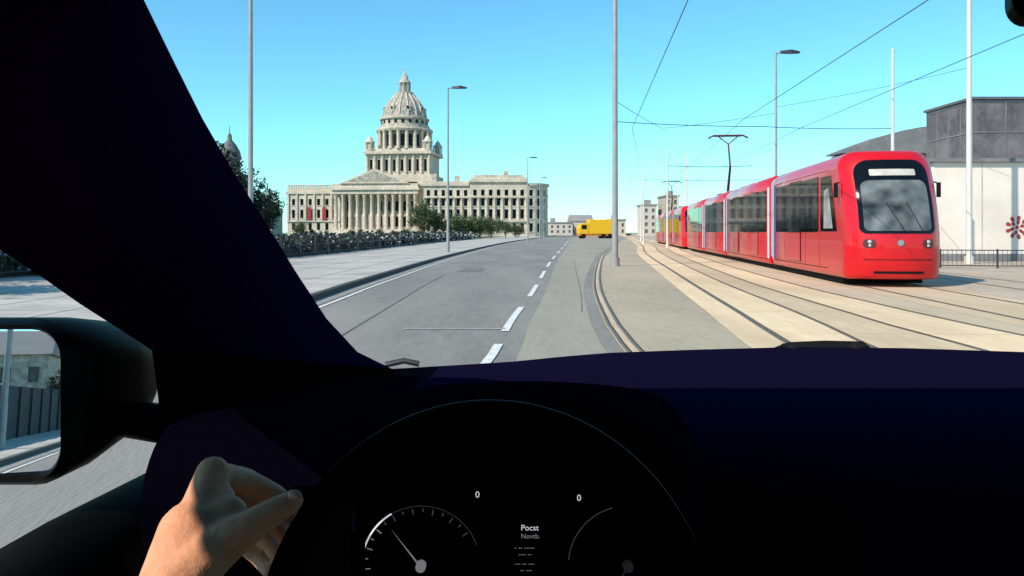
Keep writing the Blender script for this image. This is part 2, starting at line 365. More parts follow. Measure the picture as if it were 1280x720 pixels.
M().box(tc[0]-10.7,tc[0]+10.7,tc[1]-9.8,tc[1]+9.2,25.6,26.4).box(tc[0]-8.8,tc[0]+8.8,tc[1]-8.2,tc[1]+8,26.4,27.4).obj('tower_cornice',stone,hall)
M().lathe([(7.6,27.4),(7.6,33.0),(8.9,33.1),(9.1,33.7),(8.7,34.2),(8.0,34.3),(7.9,35.2),(7.4,35.3),(7.35,36.8),(7.9,37.0),(7.9,37.5),(7.2,37.7),(7.1,38.1)],(*tc,0),32).obj('drum',stoned,hall,smooth=True)
c2=M().lathe([(0.7,0),(0.58,.3),(0.52,5.2),(0.7,5.65)],n=8).obj('drum_column',stone,hall,smooth=True)
w1=M().box(-.12,.12,-.52,.52,0,3.6).obj('drum_window',wglass,hall); w2=M().box(-.15,.15,-.4,.4,0,1.0).obj('attic_window',wglass,hall)
w3=M().box(-.25,.25,-.42,.42,-.6,.6).obj('dormer_window',wglass,hall)
w3s=M().box(-.5,.35,-.75,.75,-.85,-.62).box(-.5,.35,-.75,-.45,-.62,.62).box(-.5,.35,.45,.75,-.62,.62).box(-.5,.45,-.85,.85,.62,.95).obj('dormer_surround',stone,hall)
prof=[(6.95,38.0),(6.7,39.3),(6.2,40.7),(5.5,42.0),(4.65,43.2),(3.7,44.3),(2.9,45.2),(2.4,45.8)]
for i in range(20):
    a=2*math.pi*i/20; L=(tc[0]+8.3*math.cos(a),tc[1]+8.3*math.sin(a),27.4)
    if i==0: c2.location=L
    else: dup(c2,L)
    a=2*math.pi*(i+.5)/20
    L=(tc[0]+7.58*math.cos(a),tc[1]+7.58*math.sin(a),28.4); L2=(tc[0]+7.35*math.cos(a),tc[1]+7.35*math.sin(a),35.6)
    if i==0: w1.location=L; w1.rotation_euler=(0,0,a); w2.location=L2; w2.rotation_euler=(0,0,a)
    else: dup(w1,L,a); dup(w2,L2,a)
for i in range(8):
    a=2*math.pi*(i+.5)/8; L=(tc[0]+6.5*math.cos(a),tc[1]+6.5*math.sin(a),40.2)
    if i==0:
        for w in(w3,w3s): w.location=L; w.rotation_euler=(0,0,a)
    else: dup(w3,L,a); dup(w3s,L,a)
dm=M(); dm.lathe(prof,(*tc,0),32); dm.obj('dome',domem,hall,smooth=True)
rb=M(); pts=[(r+.10,0,z) for r,z in prof]; rb.tube(pts,.26,6); rb=rb.obj('dome_rib',stone,hall,loc=(*tc,0))
for i in range(1,16): dup(rb,(*tc,0),2*math.pi*i/16)
la=M(); la.lathe([(2.8,45.5),(2.9,46.1),(2.1,46.15),(1.2,46.2),(1.2,49.0),(2.0,49.1),(1.9,49.5),(1.3,50.1),(1.1,51.2),(.5,52.0),(.25,52.4),(.13,53.8),(0.0,54.3)],(*tc,0),16)
for i in range(8):
    a=2*math.pi*i/8; la.cyl((tc[0]+1.75*math.cos(a),tc[1]+1.75*math.sin(a),46.1),(tc[0]+1.75*math.cos(a),tc[1]+1.75*math.sin(a),49.1),.22,.22,6)
la.obj('lantern',stoned,hall,smooth=True)
tu=M(); tu.lathe([(1.7,0),(1.7,.6),(1.0,.7),(1.0,2.8),(1.6,2.9),(1.5,3.3),(1.1,3.6),(.8,4.3),(.3,4.8),(.1,5.0),(.06,5.9),(0,6)],n=12)
for i in range(6):
    a=2*math.pi*i/6; tu.cyl((1.35*math.cos(a),1.35*math.sin(a),.6),(1.35*math.cos(a),1.35*math.sin(a),2.9),.18,.18,6)
t0=None
for dx in(-1,1):
    for dy in(-1,1):
        L=(tc[0]+dx*9.2,tc[1]+dy*7.9,26.4)
        if t0 is None:t0=tu.obj('turret',stone,hall,smooth=True,loc=L)
        else: dup(t0,L)
for i,x in enumerate((-16.2,-11.4)): M().box(x-.6,x+.6,-.55,-.42,5.1,9.2).obj('banner',banm,hall)

# ---------------- long stone block ----------------
ob=empty('stone_office_block','long cream stone office block with rounded corner and cornice','building',(0,238,0))
wl=M();gl=[]
x0=-26.5
WZ=[(1.5,4),(5.4,8.2),(9.2,11.4),(12.2,14)]
facade(wl,gl,(x0,2),(1,0),14,0,15.2,wxs(14,6,.45,.3),WZ,.7)
facade(wl,gl,(x0+14,0),(1,0),17,0,16.2,wxs(17,7,.45,.3),WZ,.7)
pts=[(x0+31,0),(x0+33.5,.8),(x0+35.6,2.6),(x0+37,5),(x0+37.5,8)]
for a,b in zip(pts[:-1],pts[1:]):
    d=Vector((b[0]-a[0],b[1]-a[1]));l=d.length;d/=l
    facade(wl,gl,a,(d.x,d.y),l,0,15.2,wxs(l,1,.45),WZ,.6)
facade(wl,gl,pts[-1],(0,1),20,0,15.2,wxs(20,6,.4),WZ)
wl.box(x0+.1,x0+14,2.8,30,0,15); wl.box(x0+14.1,x0+31,0.8,30,0,16); wl.box(x0+31,x0+36.6,9,28,0,15)
wl.obj('wall',stone,ob); panes(gl,ob)
pc=M().lathe([(.5,0),(.42,.2),(.36,6.2),(.55,6.6)],n=10).obj('half_column',stone,ob,smooth=True,loc=(x0+14.3,-.15,5.0))
for i in range(1,8): dup(pc,(x0+14.3+i*2.343,-.15,5.0))
for i in range(7): dup(pc,(x0+.3+i*2.233,1.85,5.0))
M().box(x0-.4,x0+13.7,1.5,29,15.22,15.9).box(x0,x0+13.7,2.1,29,15.9,16.6).box(x0+13.7,x0+31.3,-.6,29,16.22,17).box(x0+14.2,x0+31,0.1,29,17.0,17.7).obj('cornice',stone,ob)
M().add([(p[0]+.5,p[1]-.3,z) for z in(15.22,16) for p in pts]+[(x0+31.4,20,z) for z in(15.22,16)],[(0,1,2,3,4,10),(5,6,7,8,9,11),(0,1,6,5),(1,2,7,6),(2,3,8,7),(3,4,9,8),(4,10,11,9)]).obj('cornice',stone,ob)
for (xa,xb,ya) in((x0,x0+13.9,1.3),(x0+13.95,x0+31.2,-.65)):
    for za,zb in((4.5,4.98),(11.62,11.95)): M().box(xa,xb,ya,ya+.67,za,zb).obj('string_course',stone,ob)
M().box(x0+15,x0+30,3,14,17.72,18.6).obj('attic',stoned,ob)
for (a,b,h) in((2,3.5,19.2),(9,10.4,18.6),(24,25.4,20)): M().box(x0+a,x0+b,6,8,16.62,h).obj('chimney',stoned,ob)

pv=empty('domed_pavilion','small stone tower with dark dome above the trees','building',(-70.6,200,0))
t=M();gl=[]
facade(t,gl,(-4,-4),(1,0),8,0,15,wxs(8,3,.4),[(3,6),(8,11),(12,14)]); t.box(-3.9,3.9,-3.3,4,0,14.9); t.box(-4.4,4.4,-4.4,4.4,15.02,15.8)
t.obj('wall',stoned,pv); panes(gl,pv)
M().lathe([(2.6,15.8),(2.6,19.5),(3.0,19.7),(2.8,20.2),(2.5,21.6),(1.6,23.2),(.6,24.4),(.5,25.6),(.12,26.2),(.05,28.0)],n=20).obj('dome',slate,pv,smooth=True)

# ---------------- far buildings ----------------
def farb(x,y,w,h,d,nx,nz,m,label,flat=True,rz=0):
    b=empty('far_building',label,'building',(x,y,0),rz); wl=M();gl=[]
    facade(wl,gl,(-w/2,0),(1,0),w,0,h,wxs(w,nx,.4),[(1+i*(h-1)/nz,1+(i+.55)*(h-1)/nz) for i in range(nz)],0.3)
    wl.box(-w/2+.05,w/2-.05,.5,d,0,h-.05); wl.obj('wall',m,b); panes(gl,b,gpanel)
    if flat: M().box(-w/2-.3,w/2+.3,-.3,d,h+.01,h+.6).box(-w/4,-w/4+2,2,5,h+.6,h+2.2).obj('roof',farr,b)
    else: M().add([(-w/2-.4,-.4,h+.01),(w/2+.4,-.4,h+.01),(w/2+.4,d,h+.01),(-w/2-.4,d,h+.01),(-w/2,d/2,h+3),(w/2,d/2,h+3)],[(0,1,5,4),(3,4,5,2),(0,4,3),(1,2,5),(0,3,2,1)]).obj('roof',farr,b)
    return b
farb(19,330,12,5,14,5,2,farm,'low pale distant building with flat roof')
farb(30,345,10,6,14,4,2,farm,'pale distant building beside the road',False)
farb(42,320,7,6,14,3,2,farm,'pale distant block near the road end')
farb(50,290,5,11,14,2,4,farm,'tall pale distant block behind the tram wires')
farb(57,285,5,14,14,2,5,stoned,'tall brown distant block behind the trams')
farb(66,300,10,9,14,4,3,farm,'light distant block beside the trams')
farb(-110,300,40,10,14,8,3,stoned,'distant stone terrace beyond the trees')
farb(5,420,20,5,14,8,2,farm,'very distant low pale building')
farb(-24,-100,16,7,10,6,2,stoned,'brown stone house seen in the side mirror',False,math.pi)

# right side buildings
g=empty('grey_panel_building','dark grey flat-roofed building with panelled cladding','building',(0,0,0))
wl=M();gl=[]
PZ=[(4.2,6.35),(6.45,8.6),(8.7,10.8)]
facade(wl,gl,(33.4,58),(1,0),34,0,11,wxs(34,14,.965),PZ,0.04)
facade(wl,gl,(33.4,64.5),(0,-1),6.5,0,11,wxs(6.5,4,.965),PZ,0.04)
wl.box(33.8,67,58.4,64.4,0,10.9); wl.obj('wall',gpanel2,g); panes(gl,g,gpanel,'cladding_panel')
M().box(33.25,67.6,57.85,64.7,11.02,11.2).obj('roof',slate,g)
g=empty('curved_roof_building','low glazed building with a sloping curved roof','building',(40.6,98,0))
wl=M();gl=[]
facade(wl,gl,(0,0),(1,0),14,0,11.0,wxs(14,7,.8),[(1,4),(4.5,7.5),(8,10.6)],0.2)
wl.box(.1,14,.4,4,0,10.9); wl.obj('wall',gpanel2,g); panes(gl,g,glassb)
rings=[]
for yy in(-.6,4): rings.append([(x,yy,11.02+3.4*math.sin(math.pi*min(1,(x+1)/16.0)*.6)) for x in [-0.6,1,3,5,7,9,11,13,14.6]]+[(14.6,yy,11.01),(-0.6,yy,11.01)])
M().loft(rings,True,True,True).obj('roof',gpanel2,g)
g=empty('white_rendered_building','low pale rendered building with a red flower emblem','building',(0,0,0))
wl=M()
wl.box(20.3,50,38.5,52,0,4.75); wl.obj('wall',concw,g)
M().box(20.1,50.2,38.3,52.2,4.76,4.95).obj('parapet',gpanel2,g)
M().box(20.2,50,38.44,38.49,0.02,.35).obj('plinth',gpanel2,g)
for x in (22.6,26.4,30.2): M().box(x,x+.025,38.48,38.495,.37,4.7).obj('wall_joint',stoned,g)
ec=(24.30,38.46,1.62)
for k,(rad,n,r) in enumerate([(0.44,9,.115),(0.24,6,.095),(0.0,1,.10)]):
    for i in range(n):
        a=2*math.pi*i/n+k*.3; cx=ec[0]+rad*math.cos(a); cz=ec[2]+rad*math.sin(a); p=M()
        o=[]
        for q in range(14):
            b=2*math.pi*q/14; rx=r*(1.15 if rad else 1)*math.cos(b); rz=r*math.sin(b)*(.8+.2*math.cos(b))
            o.append((cx+rx*math.cos(a)-rz*math.sin(a),38.485,cz+rx*math.sin(a)+rz*math.cos(a)))
        p.add(o,[tuple(range(14))]); p.obj('emblem_petal',logo,g)
for x in(31,34.5): M().box(x,x+2,38.44,38.49,1.1,2.6).obj('window',wglass,g)

def railing(p0,p1,h,label,m,step=0.16,post=2.0):
    e=empty('pedestrian_railing',label,'railing',group='railings on the paving'); p0=Vector((*p0,0));p1=Vector((*p1,0)); d=p1-p0;L=d.length;d/=L
    r=M(); 
    for z in (h,h*.15): r.cyl(p0+Vector((0,0,z)),p1+Vector((0,0,z)),.022,.022,6)
    k=0.1
    while k<L: r.cyl(p0+d*k+Vector((0,0,h*.15)),p0+d*k+Vector((0,0,h)),.009,.009,4,False); k+=step
    r.obj('rail',m,e); q=M().cyl((0,0,0),(0,0,h+.05),.035,.035,8).obj('post',m,e,loc=p0); k=post
    while k<=L+.01: dup(q,p0+d*k); k+=post
    return e
railing((16.6,31),(23.5,29.5),.7,'dark metal pedestrian railing on paving',darkmetal)
railing((24.0,33.5),(31,32.5),.7,'dark metal pedestrian railing on paving',darkmetal)
hw=M()
for i in range(70):
    y=-8-i*1.1; x=-7.0+.01*i+.06*(i%2); hw.box(x,x+.08,y-1.1,y,.12,2.0)
o=hw.obj('timber_hoarding',hoard); o['label']='tall dark timber hoarding along the pavement'; o['category']='fence'

fe=empty('roadside_fence','dark metal fence along the pavement edge','fence')
r=M(); p0=M().box(-.04,.04,-.04,.04,0,1.16).obj('post',darkmetal,fe,loc=(xat(FL,8),8,.12))
yy=8
while yy<150:
    x=xat(FL,yy); st=2.5 if yy<80 else 5
    if yy>8: dup(p0,(x,yy,.12))
    x2=xat(FL,yy+st)
    for z in(.3,.75,1.2): r.cyl((x,yy,z),(x2,yy+st,z),.02,.02,5)
    k=0
    while k<2.5 and yy<60:
        t=k/2.5; r.cyl((x+(x2-x)*t,yy+k,.3),(x+(x2-x)*t,yy+k,1.2),.011,.011,4,False); k+=.25
    yy+=st
r.obj('rail',darkmetal,fe)
hv=M(); fv=M()
def leaf(mm,c,s):
    n=Vector((random.gauss(0,1),random.gauss(0,1),random.gauss(0,1))).normalized()
    a=n.orthogonal().normalized(); b=n.cross(a); c=Vector(c)
    mm.add([c-a*s*.5,c+b*s*.35,c+a*s*.5,c-b*s*.35],[(0,1,2,3)])
for i in range(15000):
    y=2+140*random.random()**1.3 if i%3 else 10+30*random.random(); x=xat(FL,y)-.35-1.3*random.random()
    hh=1.05+.2*math.sin(y*1.3)+.15*math.sin(y*.43+1)
    z=.12+hh*random.random()**.6
    leaf(hv,(x,y,z),.2+.002*max(y,0))
    if i%7==0: leaf(fv,(x+.5*random.random(),y,z+.05),.10+.0018*max(y,0))
hv.obj('hedge',leafd,kind='stuff'); fv.obj('hedge_blossom',flower,kind='stuff')
hc=M(); Hp=resamp(FL,[0+i*5 for i in range(29)])
hc.loft([[(p.x-.6,p.y,.1),(p.x-.65,p.y,.8),(p.x-1.3,p.y,.85),(p.x-1.4,p.y,.1)] for p in Hp])
hc.obj('hedge_core',leafd,kind='stuff')

# ---------------- trees ----------------
def tree(name,label,h,r,seed,loc,m,group,ncl=46,nl=70,ls=.3):
    random.seed(seed)
    e=empty(name,label,'tree',loc,group=group)
    t=M(); th=h*.38
    t.cyl((0,0,0),(.05,0,th),.028*h,.018*h,8); 
    for i in range(7):
        a=i*2.4; t.cyl((.03,0,th*(.75+.04*i)),(r*.6*math.cos(a),r*.6*math.sin(a),th+h*.3*(.4+.1*i)),.010*h,.003*h,5)
    t.cyl((.05,0,th),(0,0,h*.85),.017*h,.004*h,6)
    t.obj('trunk',bark,e)
    c=M(); cz=h*.60
    for k in range(ncl):
        d=Vector((random.gauss(0,1),random.gauss(0,1),random.gauss(0,1))).normalized()*(random.random()**.4)
        cc=Vector((d.x*r*.85,d.y*r*.85,cz+d.z*h*.36)); cs=r*(.2+.2*random.random())
        for i in range(nl):
            o=Vector((random.gauss(0,1),random.gauss(0,1),random.gauss(0,.8)))*.55*cs
            leaf(c,cc+o,ls*(.7+.6*random.random()))
    c.obj('crown',m,e)
    return e
GT='trees in front of the stone buildings'
t1=tree('street_tree','leafy green street tree before the stone block',7.8,3.2,1,((530-640)*.15,150,0),leafm,GT)
t2=tree('street_tree','leafy green street tree before the stone block',4.6,3.2,2,((568-640)*.152,152,0),leafm,GT)
t3=tree('street_tree','leafy green street tree before the stone block',4.4,3.2,3,((600-640)*.155,155,0),leafm,GT)
random.seed(11)
for i,(u,d,s) in enumerate([(543,152,.75),(586,156,.9),(614,165,.95),(632,172,.9),(508,175,.45),(645,185,.7),(475,178,.3),(440,180,.4),(405,178,.38),(375,170,.5)]):
    copything([t1,t2,t3][i%3],((u-640)/1000*d,d,0),random.random()*6,s if i!=3 else .5)
GL='dark trees beside the pavement fence'
d1=tree('roadside_tree','tall dark leafy tree behind the fence',8.2,2.0,5,(-21.0,58,0),leafd,GL,ncl=44,nl=90,ls=.24)
copything(d1,(-20.0,59,0),1.0,.84); copything(d1,(-21.6,70,0),2.2,.72); copything(d1,(-27,60,0),3,1.15); copything(d1,(-19.2,62,0),4,.5)
for (x,y,s) in((-11,-34,.5),(-13,-50,.55),(-17,-65,.6),(-9,-85,.6),(-4,-100,.6),(-20,-74,.6),(-13,-88,.6)): copything(d1,(x,y,0),x,s)
copything(d1,(-15.4,14.6,0),1,(1.2,1.2,.75)); copything(d1,(-16.6,19.5,0),2,(1.2,1.2,.75))  # two unseen trees added to cast a shadow band on the pavement

# ---------------- poles ----------------
def lamp(loc,label,flip=1,h=10.3,arm=.9,m=steel):
    e=empty('street_lamp',label,'street lamp',loc,group='street lamps along the road')
    M().cyl((0,0,0),(0,0,1.2),.11,.10,12).cyl((0,0,1.2),(0,0,h),.085,.05,12).box(-.13,.13,-.13,.13,0,.04).obj('pole',m,e,smooth=True)
    M().cyl((0,0,h-.05),(flip*arm*.35,0,h+.02),.035,.03,8).obj('arm',m,e)
    M().loft([[(flip*(arm*a),-w,h-.03),(flip*(arm*a),w,h-.03),(flip*arm*a,w*.8,h+t),(flip*arm*a,-w*.8,h+t)] for a,w,t in((.25,.1,.08),(.8,.19,.13),(1.3,.1,.05))],True,True,True).obj('lamp_head',darkmetal,e)
    return e
l1=lamp((-4.0,50,.1),'slim grey street lamp with flat head on the pavement')
copything(l1,(1.9,97,.1)); copything(l1,(4.6,132,.1)); copything(l1,(8.0,200,.1)); copything(l1,(-5.4,-16,.1)); copything(l1,(-5.4,-24,.1)); copything(l1,(-5.4,-36,.1))
l2=lamp((13.1,39.7,0),'slim grey street lamp standing behind the red tram')
def pole(loc,h,r,label,m=whitepole):
    o=M().cyl((0,0,0),(0,0,.35),r*1.5,r*1.5,14).cyl((0,0,.35),(0,0,h),r,r*.7,14).cyl((0,0,h),(0,0,h+.12),r*.9,r*.3,10).obj('tall_pole',m,smooth=True,loc=loc)
    o['label']=label;o['category']='pole';o['group']='tall poles beside the tracks'; return o
pole((4.2,32.6,0),13.5,.125,'tall grey metal pole on the paving by the rails',steel)
pole((-9.8,30,.12),13,.10,'tall pale pole beside the roadside fence',steel)
pole((15.8,33.2,0),8.9,.085,'slender white pole behind the red tram')
pole((20.0,35,0),13,.13,'tall white pole in front of the pale building')
pole((13.6,70,0),8.6,.1,'white catenary mast beside the distant tracks')
pole((14.8,90,0),9.5,.09,'white catenary mast beside the distant tracks')
pole((27,130,0),9,.12,'white catenary mast beside the distant tracks')
pole((21,130,0),9,.12,'white catenary mast beside the distant tracks')
pole((24,110,0),12,.12,'white catenary mast beside the distant tracks')
def wire(pts,r=.018,sag=.0,label='thin black overhead wire above the tram tracks'):
    P=[]
    for a,b in zip(pts[:-1],pts[1:]):
        a=Vector(a);b=Vector(b)
        for k in range(8):
            t=k/8;p=a.lerp(b,t);p.z-=sag*4*t*(1-t);P.append(p)
    P.append(Vector(pts[-1])); o=M().tube(P,r,5).obj('overhead_wire',wirem); o['label']=label;o['category']='wire';o['group']='overhead wires'; return o
H=7.2
wire([(9.4,-12,H),(9.5,3,H),(10.4,20,H),(11.9,41,H),(12.9,48.8,H),(15,66,H),(22,130,H)],.014)
wire([(14,-12,H),(14.3,3,H),(15,23.4,H),(16.1,44.6,H),(25,130,H)],.014)
wire([(3.2,-12,H),(3.5,3,H),(4.4,20,H),(6.7,44.6,H),(10.5,66,H),(18,130,H)],.014)
wire([(4.2,32.6,5.9),(10.3,33,5.75),(15.8,33.2,5.7)],.016,.05,label='black span wire between two poles')
wire([(4.2,32.6,6.75),(8.3,44,7.1),(13.1,39.7,7.3)],.012,.05,label='black span wire between two poles')
wire([(13.6,70,7.2),(21,70,7.2)],.03,.1,label='black span wire across the distant tracks')
wire([(14.8,90,7.3),(28,90,7.3)],.03,.1,label='black span wire across the distant tracks')
wire([(13.1,39.7,7.6),(20,35,8.6)],.010,.1,label='black span wire between two poles')

# ---------------- tram ----------------
TW=1.17;Z0=.2;Z1=3.52;RN=.34
def section(hw,z0,z1,rt,rb):
    pts=[]
    def arc(cx,cz,r,a0): 
        for i in range(9):
            a=math.radians(a0+90*i/8); pts.append((cx+r*math.cos(a),cz+r*math.sin(a)))
    arc(hw-rt,z1-rt,rt,0)
    for i in range(1,5): pts.append((hw-rt-(2*(hw-rt))*i/5,z1))
    arc(-hw+rt,z1-rt,rt,90)
    for i in range(1,8): pts.append((-hw,z1-rt-(z1-rt-z0-rb)*i/8))
    arc(-hw+rb,z0+rb,rb,180)
    for i in range(1,5): pts.append((-hw+rb+(2*(hw-rb))*i/5,z0))
    arc(hw-rb,z0+rb,rb,270)
    for i in range(1,8): pts.append((hw,z0+rb+(z1-rt-z0-rb)*i/8))
    return pts
def fy(x,z,yb):
    k=max(0,1-yb/2.1); zz=max(0,(z-1.1)/2.25); lo=max(0,(.75-z)/.55)
    return yb+k*(.42*(abs(x)/TW)**2.3+.80*zz**1.7+.10*lo**1.5)
def patch(hw,z0,z1,r,offs,xc=0,rt=None):
    mm=M(); base=section(hw,z0,z1,rt or r,r); zc=(z0+z1)/2; rings=[]
    for s in(1,.9,.75,.6,.4,.2,.01):
        rings.append([(xc+x*s,fy(xc+x*s,zc+(z-zc)*s,0)-offs,zc+(z-zc)*s) for x,z in base])
    base2=[(xc+x,fy(xc+x,z,0)+.03,z) for x,z in base]
    mm.loft([base2]+rings,True,False,True); return mm
def make_tram(label,loc,rotz):
    T=empty('tram',label,'tram',loc,rotz,group='red trams on the tracks')
    segs=[(0,9.4),(10.0,20.6),(21.2,29.6),(30.2,40.0)]
    b=M(); rings=[]
    def ring(yb,inset,s=1):
        pts=section(TW-inset,Z0+.3*inset,Z1-inset*.7,.46-.3*inset,.14)
        zc=1.8; return [(x*s,fy(x*s,zc+(z-zc)*s,yb),zc+(z-zc)*s) for x,z in pts]
    for s in(.01,.15,.3,.45,.6,.75,.88,.95): rings.append(ring(0,RN,s))
    for k in range(0,12):
        a=math.radians(90*k/11); rings.append(ring(RN*(1-math.cos(a)),RN*(1-math.sin(a))))
    for y in(.5,.8,1.1,1.5,1.8,2.1,3,5,7,9.3): rings.append(ring(y,0))
    rings.append(ring(9.4,.05))
    b.loft(rings,True,True,True); b.obj('front_body',red,T,smooth=True)
    for a,c in segs[1:]:
        q=M(); q.loft([[(x,y,z) for x,z in section(TW-i,Z0,Z1-i,.46,.14)] for y,i in((a,.05),(a+.1,0),(c-.1,0),(c,.05))],True,True,True); q.obj('body',red,T,smooth=True)
    for (a,c),(d,e) in zip(segs[:-1],segs[1:]):
        q=M(); N=7
        q.loft([[(x,c+(d-c)*i/(2*N),z) for x,z in section(TW-.06-.05*(i%2),Z0+.25,Z1-.1,.3,.1)] for i in range(2*N+1)]); q.obj('bellows',bellm,T)
        for sx in(-1,1):
            M().box(sx*TW-.008,sx*TW+.008,c-.40,c-.18,.42,3.08).obj('blue_strip',bluem,T)
            M().box(sx*TW-.008,sx*TW+.008,c-.17,c-.05,.42,3.08).obj('pale_strip',palem,T)
            M().box(sx*TW-.008,sx*TW+.008,d+.06,d+.34,.42,3.08).obj('pale_strip',palem,T)
    def side(y0,y1,z0,z1,name,m,th=.012):
        for sx in(-1,1): M().box(sx*TW-th,sx*TW+th,y0,y1,z0,z1).obj(name,m,T)
    for sx in(-1,1):
        for nm,pr,m,th in(('cab_window',[(1.25,1.42),(2.85,1.42),(2.85,2.94),(1.85,2.94)],tglass,.013),('cab_window_reflection',[(1.62,1.5),(2.5,1.5),(2.48,2.55),(2.05,2.62)],treflect,.017)):  # pale inset over the dark cab glass draws its reflection
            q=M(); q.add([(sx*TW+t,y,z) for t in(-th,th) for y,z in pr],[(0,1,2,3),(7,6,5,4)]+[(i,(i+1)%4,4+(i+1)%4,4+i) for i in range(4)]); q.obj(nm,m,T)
    def strip_w(a,c,doors):
        side(a,c,1.40,2.98,'window_band',tglass)
        y=a
        while y<c-.6:
            side(y+.06,min(y+1.34,c-.1),1.50,2.86,'window',tpane3,.016); y+=1.4
        for d in doors:
            side(d,d+1.45,.48,3.02,'door',tglass,.018); 
            side(d+.03,d+1.42,.5,1.38,'door_panel',red,.022); side(d+.06,d+.71,1.45,2.92,'door_window',tpane3,.022); side(d+.74,d+1.39,1.45,2.92,'door_window',tpane3,.022)
    strip_w(3.1,8.8,[5.2]); strip_w(10.5,20.0,[12.2,17]); strip_w(21.7,29.0,[24.5]); strip_w(30.7,38,[32.5])
    side(2.1,9.0,.40,.42,'skirt_seam',rubber,.006)
    side(2.1,9.0,3.09,3.105,'roof_seam',redd,.006)
    for a,c in segs[1:]: side(a+.2,c-.2,.38,.40,'skirt_seam',rubber,.006)
    for y in(2.97,4.6,7.4): side(y,y+.012,.42,1.38,'panel_seam',redd,.005)
    M().box(-1.0,1.0,1.3,39.5,.06,.3).obj('underframe',rubber,T)
    w0=M().cyl((-.85,0,.3),(.85,0,.3),.29,.29,18).obj('wheelset',rubber,T,loc=(0,3,0))
    for y in(4.8,14,15.8,24,25.8,34,35.8): dup(w0,(0,y,0))
    patch(.90,1.36,3.26,.16,.012,rt=.36).obj('windscreen',tglass,T,smooth=True)
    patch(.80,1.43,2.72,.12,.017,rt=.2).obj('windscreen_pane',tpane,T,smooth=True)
    patch(.56,2.84,3.01,.03,.018).obj('destination_display',mat('sign_board',(0.62,0.56,0.48),(.46,.41,.35),.4,scale=6),T,smooth=True)
    for sx in(-1,1):
        patch(.14,1.0,1.22,.10,.013,sx*.70).obj('headlight_housing',mat('lamp_housing',(.10,.02,.02),None,.3),T,smooth=True)
        for dz,r in((.045,.048),(-.05,.036)):
            X=sx*.69; Y=fy(X,1.11+dz,0); M().sph((X,Y-.008,1.11+dz),r*1.2,.025,r).obj('headlight',lampw,T,smooth=True)
        m2=M(); m2.cyl((sx*1.05,1.15,2.75),(sx*1.28,1.0,2.66),.02,.02,6); m2.box(sx*1.23,sx*1.32,.94,1.02,2.3,2.68); m2.obj('wing_mirror',rubber,T,bevel=.02)
    q=M(); q.cyl((0,fy(0,1.13,0)-.02,1.13),(0,fy(0,1.13,0)+.02,1.13),.075,.075,20); q.obj('emblem',chrome,T)
    patch(.82,.70,.718,.008,.006).obj('bumper_seam',rubber,T)
    patch(.60,.36,.42,.03,.010).obj('bumper_grille',rubber,T)
    for a_,b_ in(((.10,1.42),(-.28,2.15)),((.55,1.42),(.2,2.15))):
        M().tube([(a_[0],fy(a_[0],a_[1],0)-.05,a_[1]),(b_[0],fy(b_[0],b_[1],0)-.035,b_[1])],.010,6).obj('windscreen_wiper',rubber,T)
    for a,c in((11.5,15),(16,19.5),(22.5,26),(31,36)): M().box(-.70,.70,a,c,3.49,3.60).obj('roof_box',red,T,bevel=.06)
    q=M(); py=27.2
    q.box(-.6,.6,py-.6,py+1.0,3.50,3.65)
    q.cyl((0,py+.9,3.6),(0,py-.1,5.2),.09,.07); q.cyl((0,py-.1,5.2),(0,py+.6,6.6),.06,.05)
    q.cyl((0,py+.6,6.6),(-.6,py+.7,7.1),.035); q.cyl((0,py+.6,6.6),(.6,py+.7,7.1),.035)
    q.tube([(-1.15,py+.7,6.98),(-.85,py+.7,7.13),(.85,py+.7,7.13),(1.15,py+.7,6.98)],.055); q.tube([(-.8,py+1.0,7.13),(.8,py+1.0,7.13)],.045)
    q.cyl((-.6,py+.7,7.1),(-.6,py+1.0,7.13),.02); q.cyl((.6,py+.7,7.1),(.6,py+1.0,7.13),.02)
    q.obj('pantograph',mat('pantograph_brown',(.10,.025,.025),None,.5),T)
    return T
ra=-math.atan(TS)
tram=make_tram('long red articulated tram on the street tracks',(TX,TY,0),ra)
copything(tram,(tx(TY+43.5),TY+43.5,0),ra-.01,label='second red articulated tram queued behind another tram')

# ---------------- yellow truck ----------------
tr=empty('lorry','yellow box lorry stopped at the road end','truck',(17.5,172,0),math.radians(10))
M().box(-1.2,4.6,-1.25,1.25,1.0,4.1).obj('cargo_box',yellow,tr,bevel=.08)
M().loft([[(-1.3,y,1.0),(-3.4,y,1.0),(-3.5,y,2.0),(-3.1,y,3.2),(-1.3,y,3.3)] for y in(-1.2,1.2)],True,True,True).obj('cab',yellow,tr,bevel=.05)
M().box(-2.9,-1.8,-1.23,1.23,2.0,2.9).obj('window',wglass,tr)
M().box(-3.4,4.5,-1.1,1.1,.55,.98).obj('chassis',orange,tr)
for x in(-2.5,1.9,3.4):
    for y in(-1.1,1.1): M().cyl((x,y-.15,.5),(x,y+.15,.5),.5,.5,16).obj('wheel',rubber,tr)

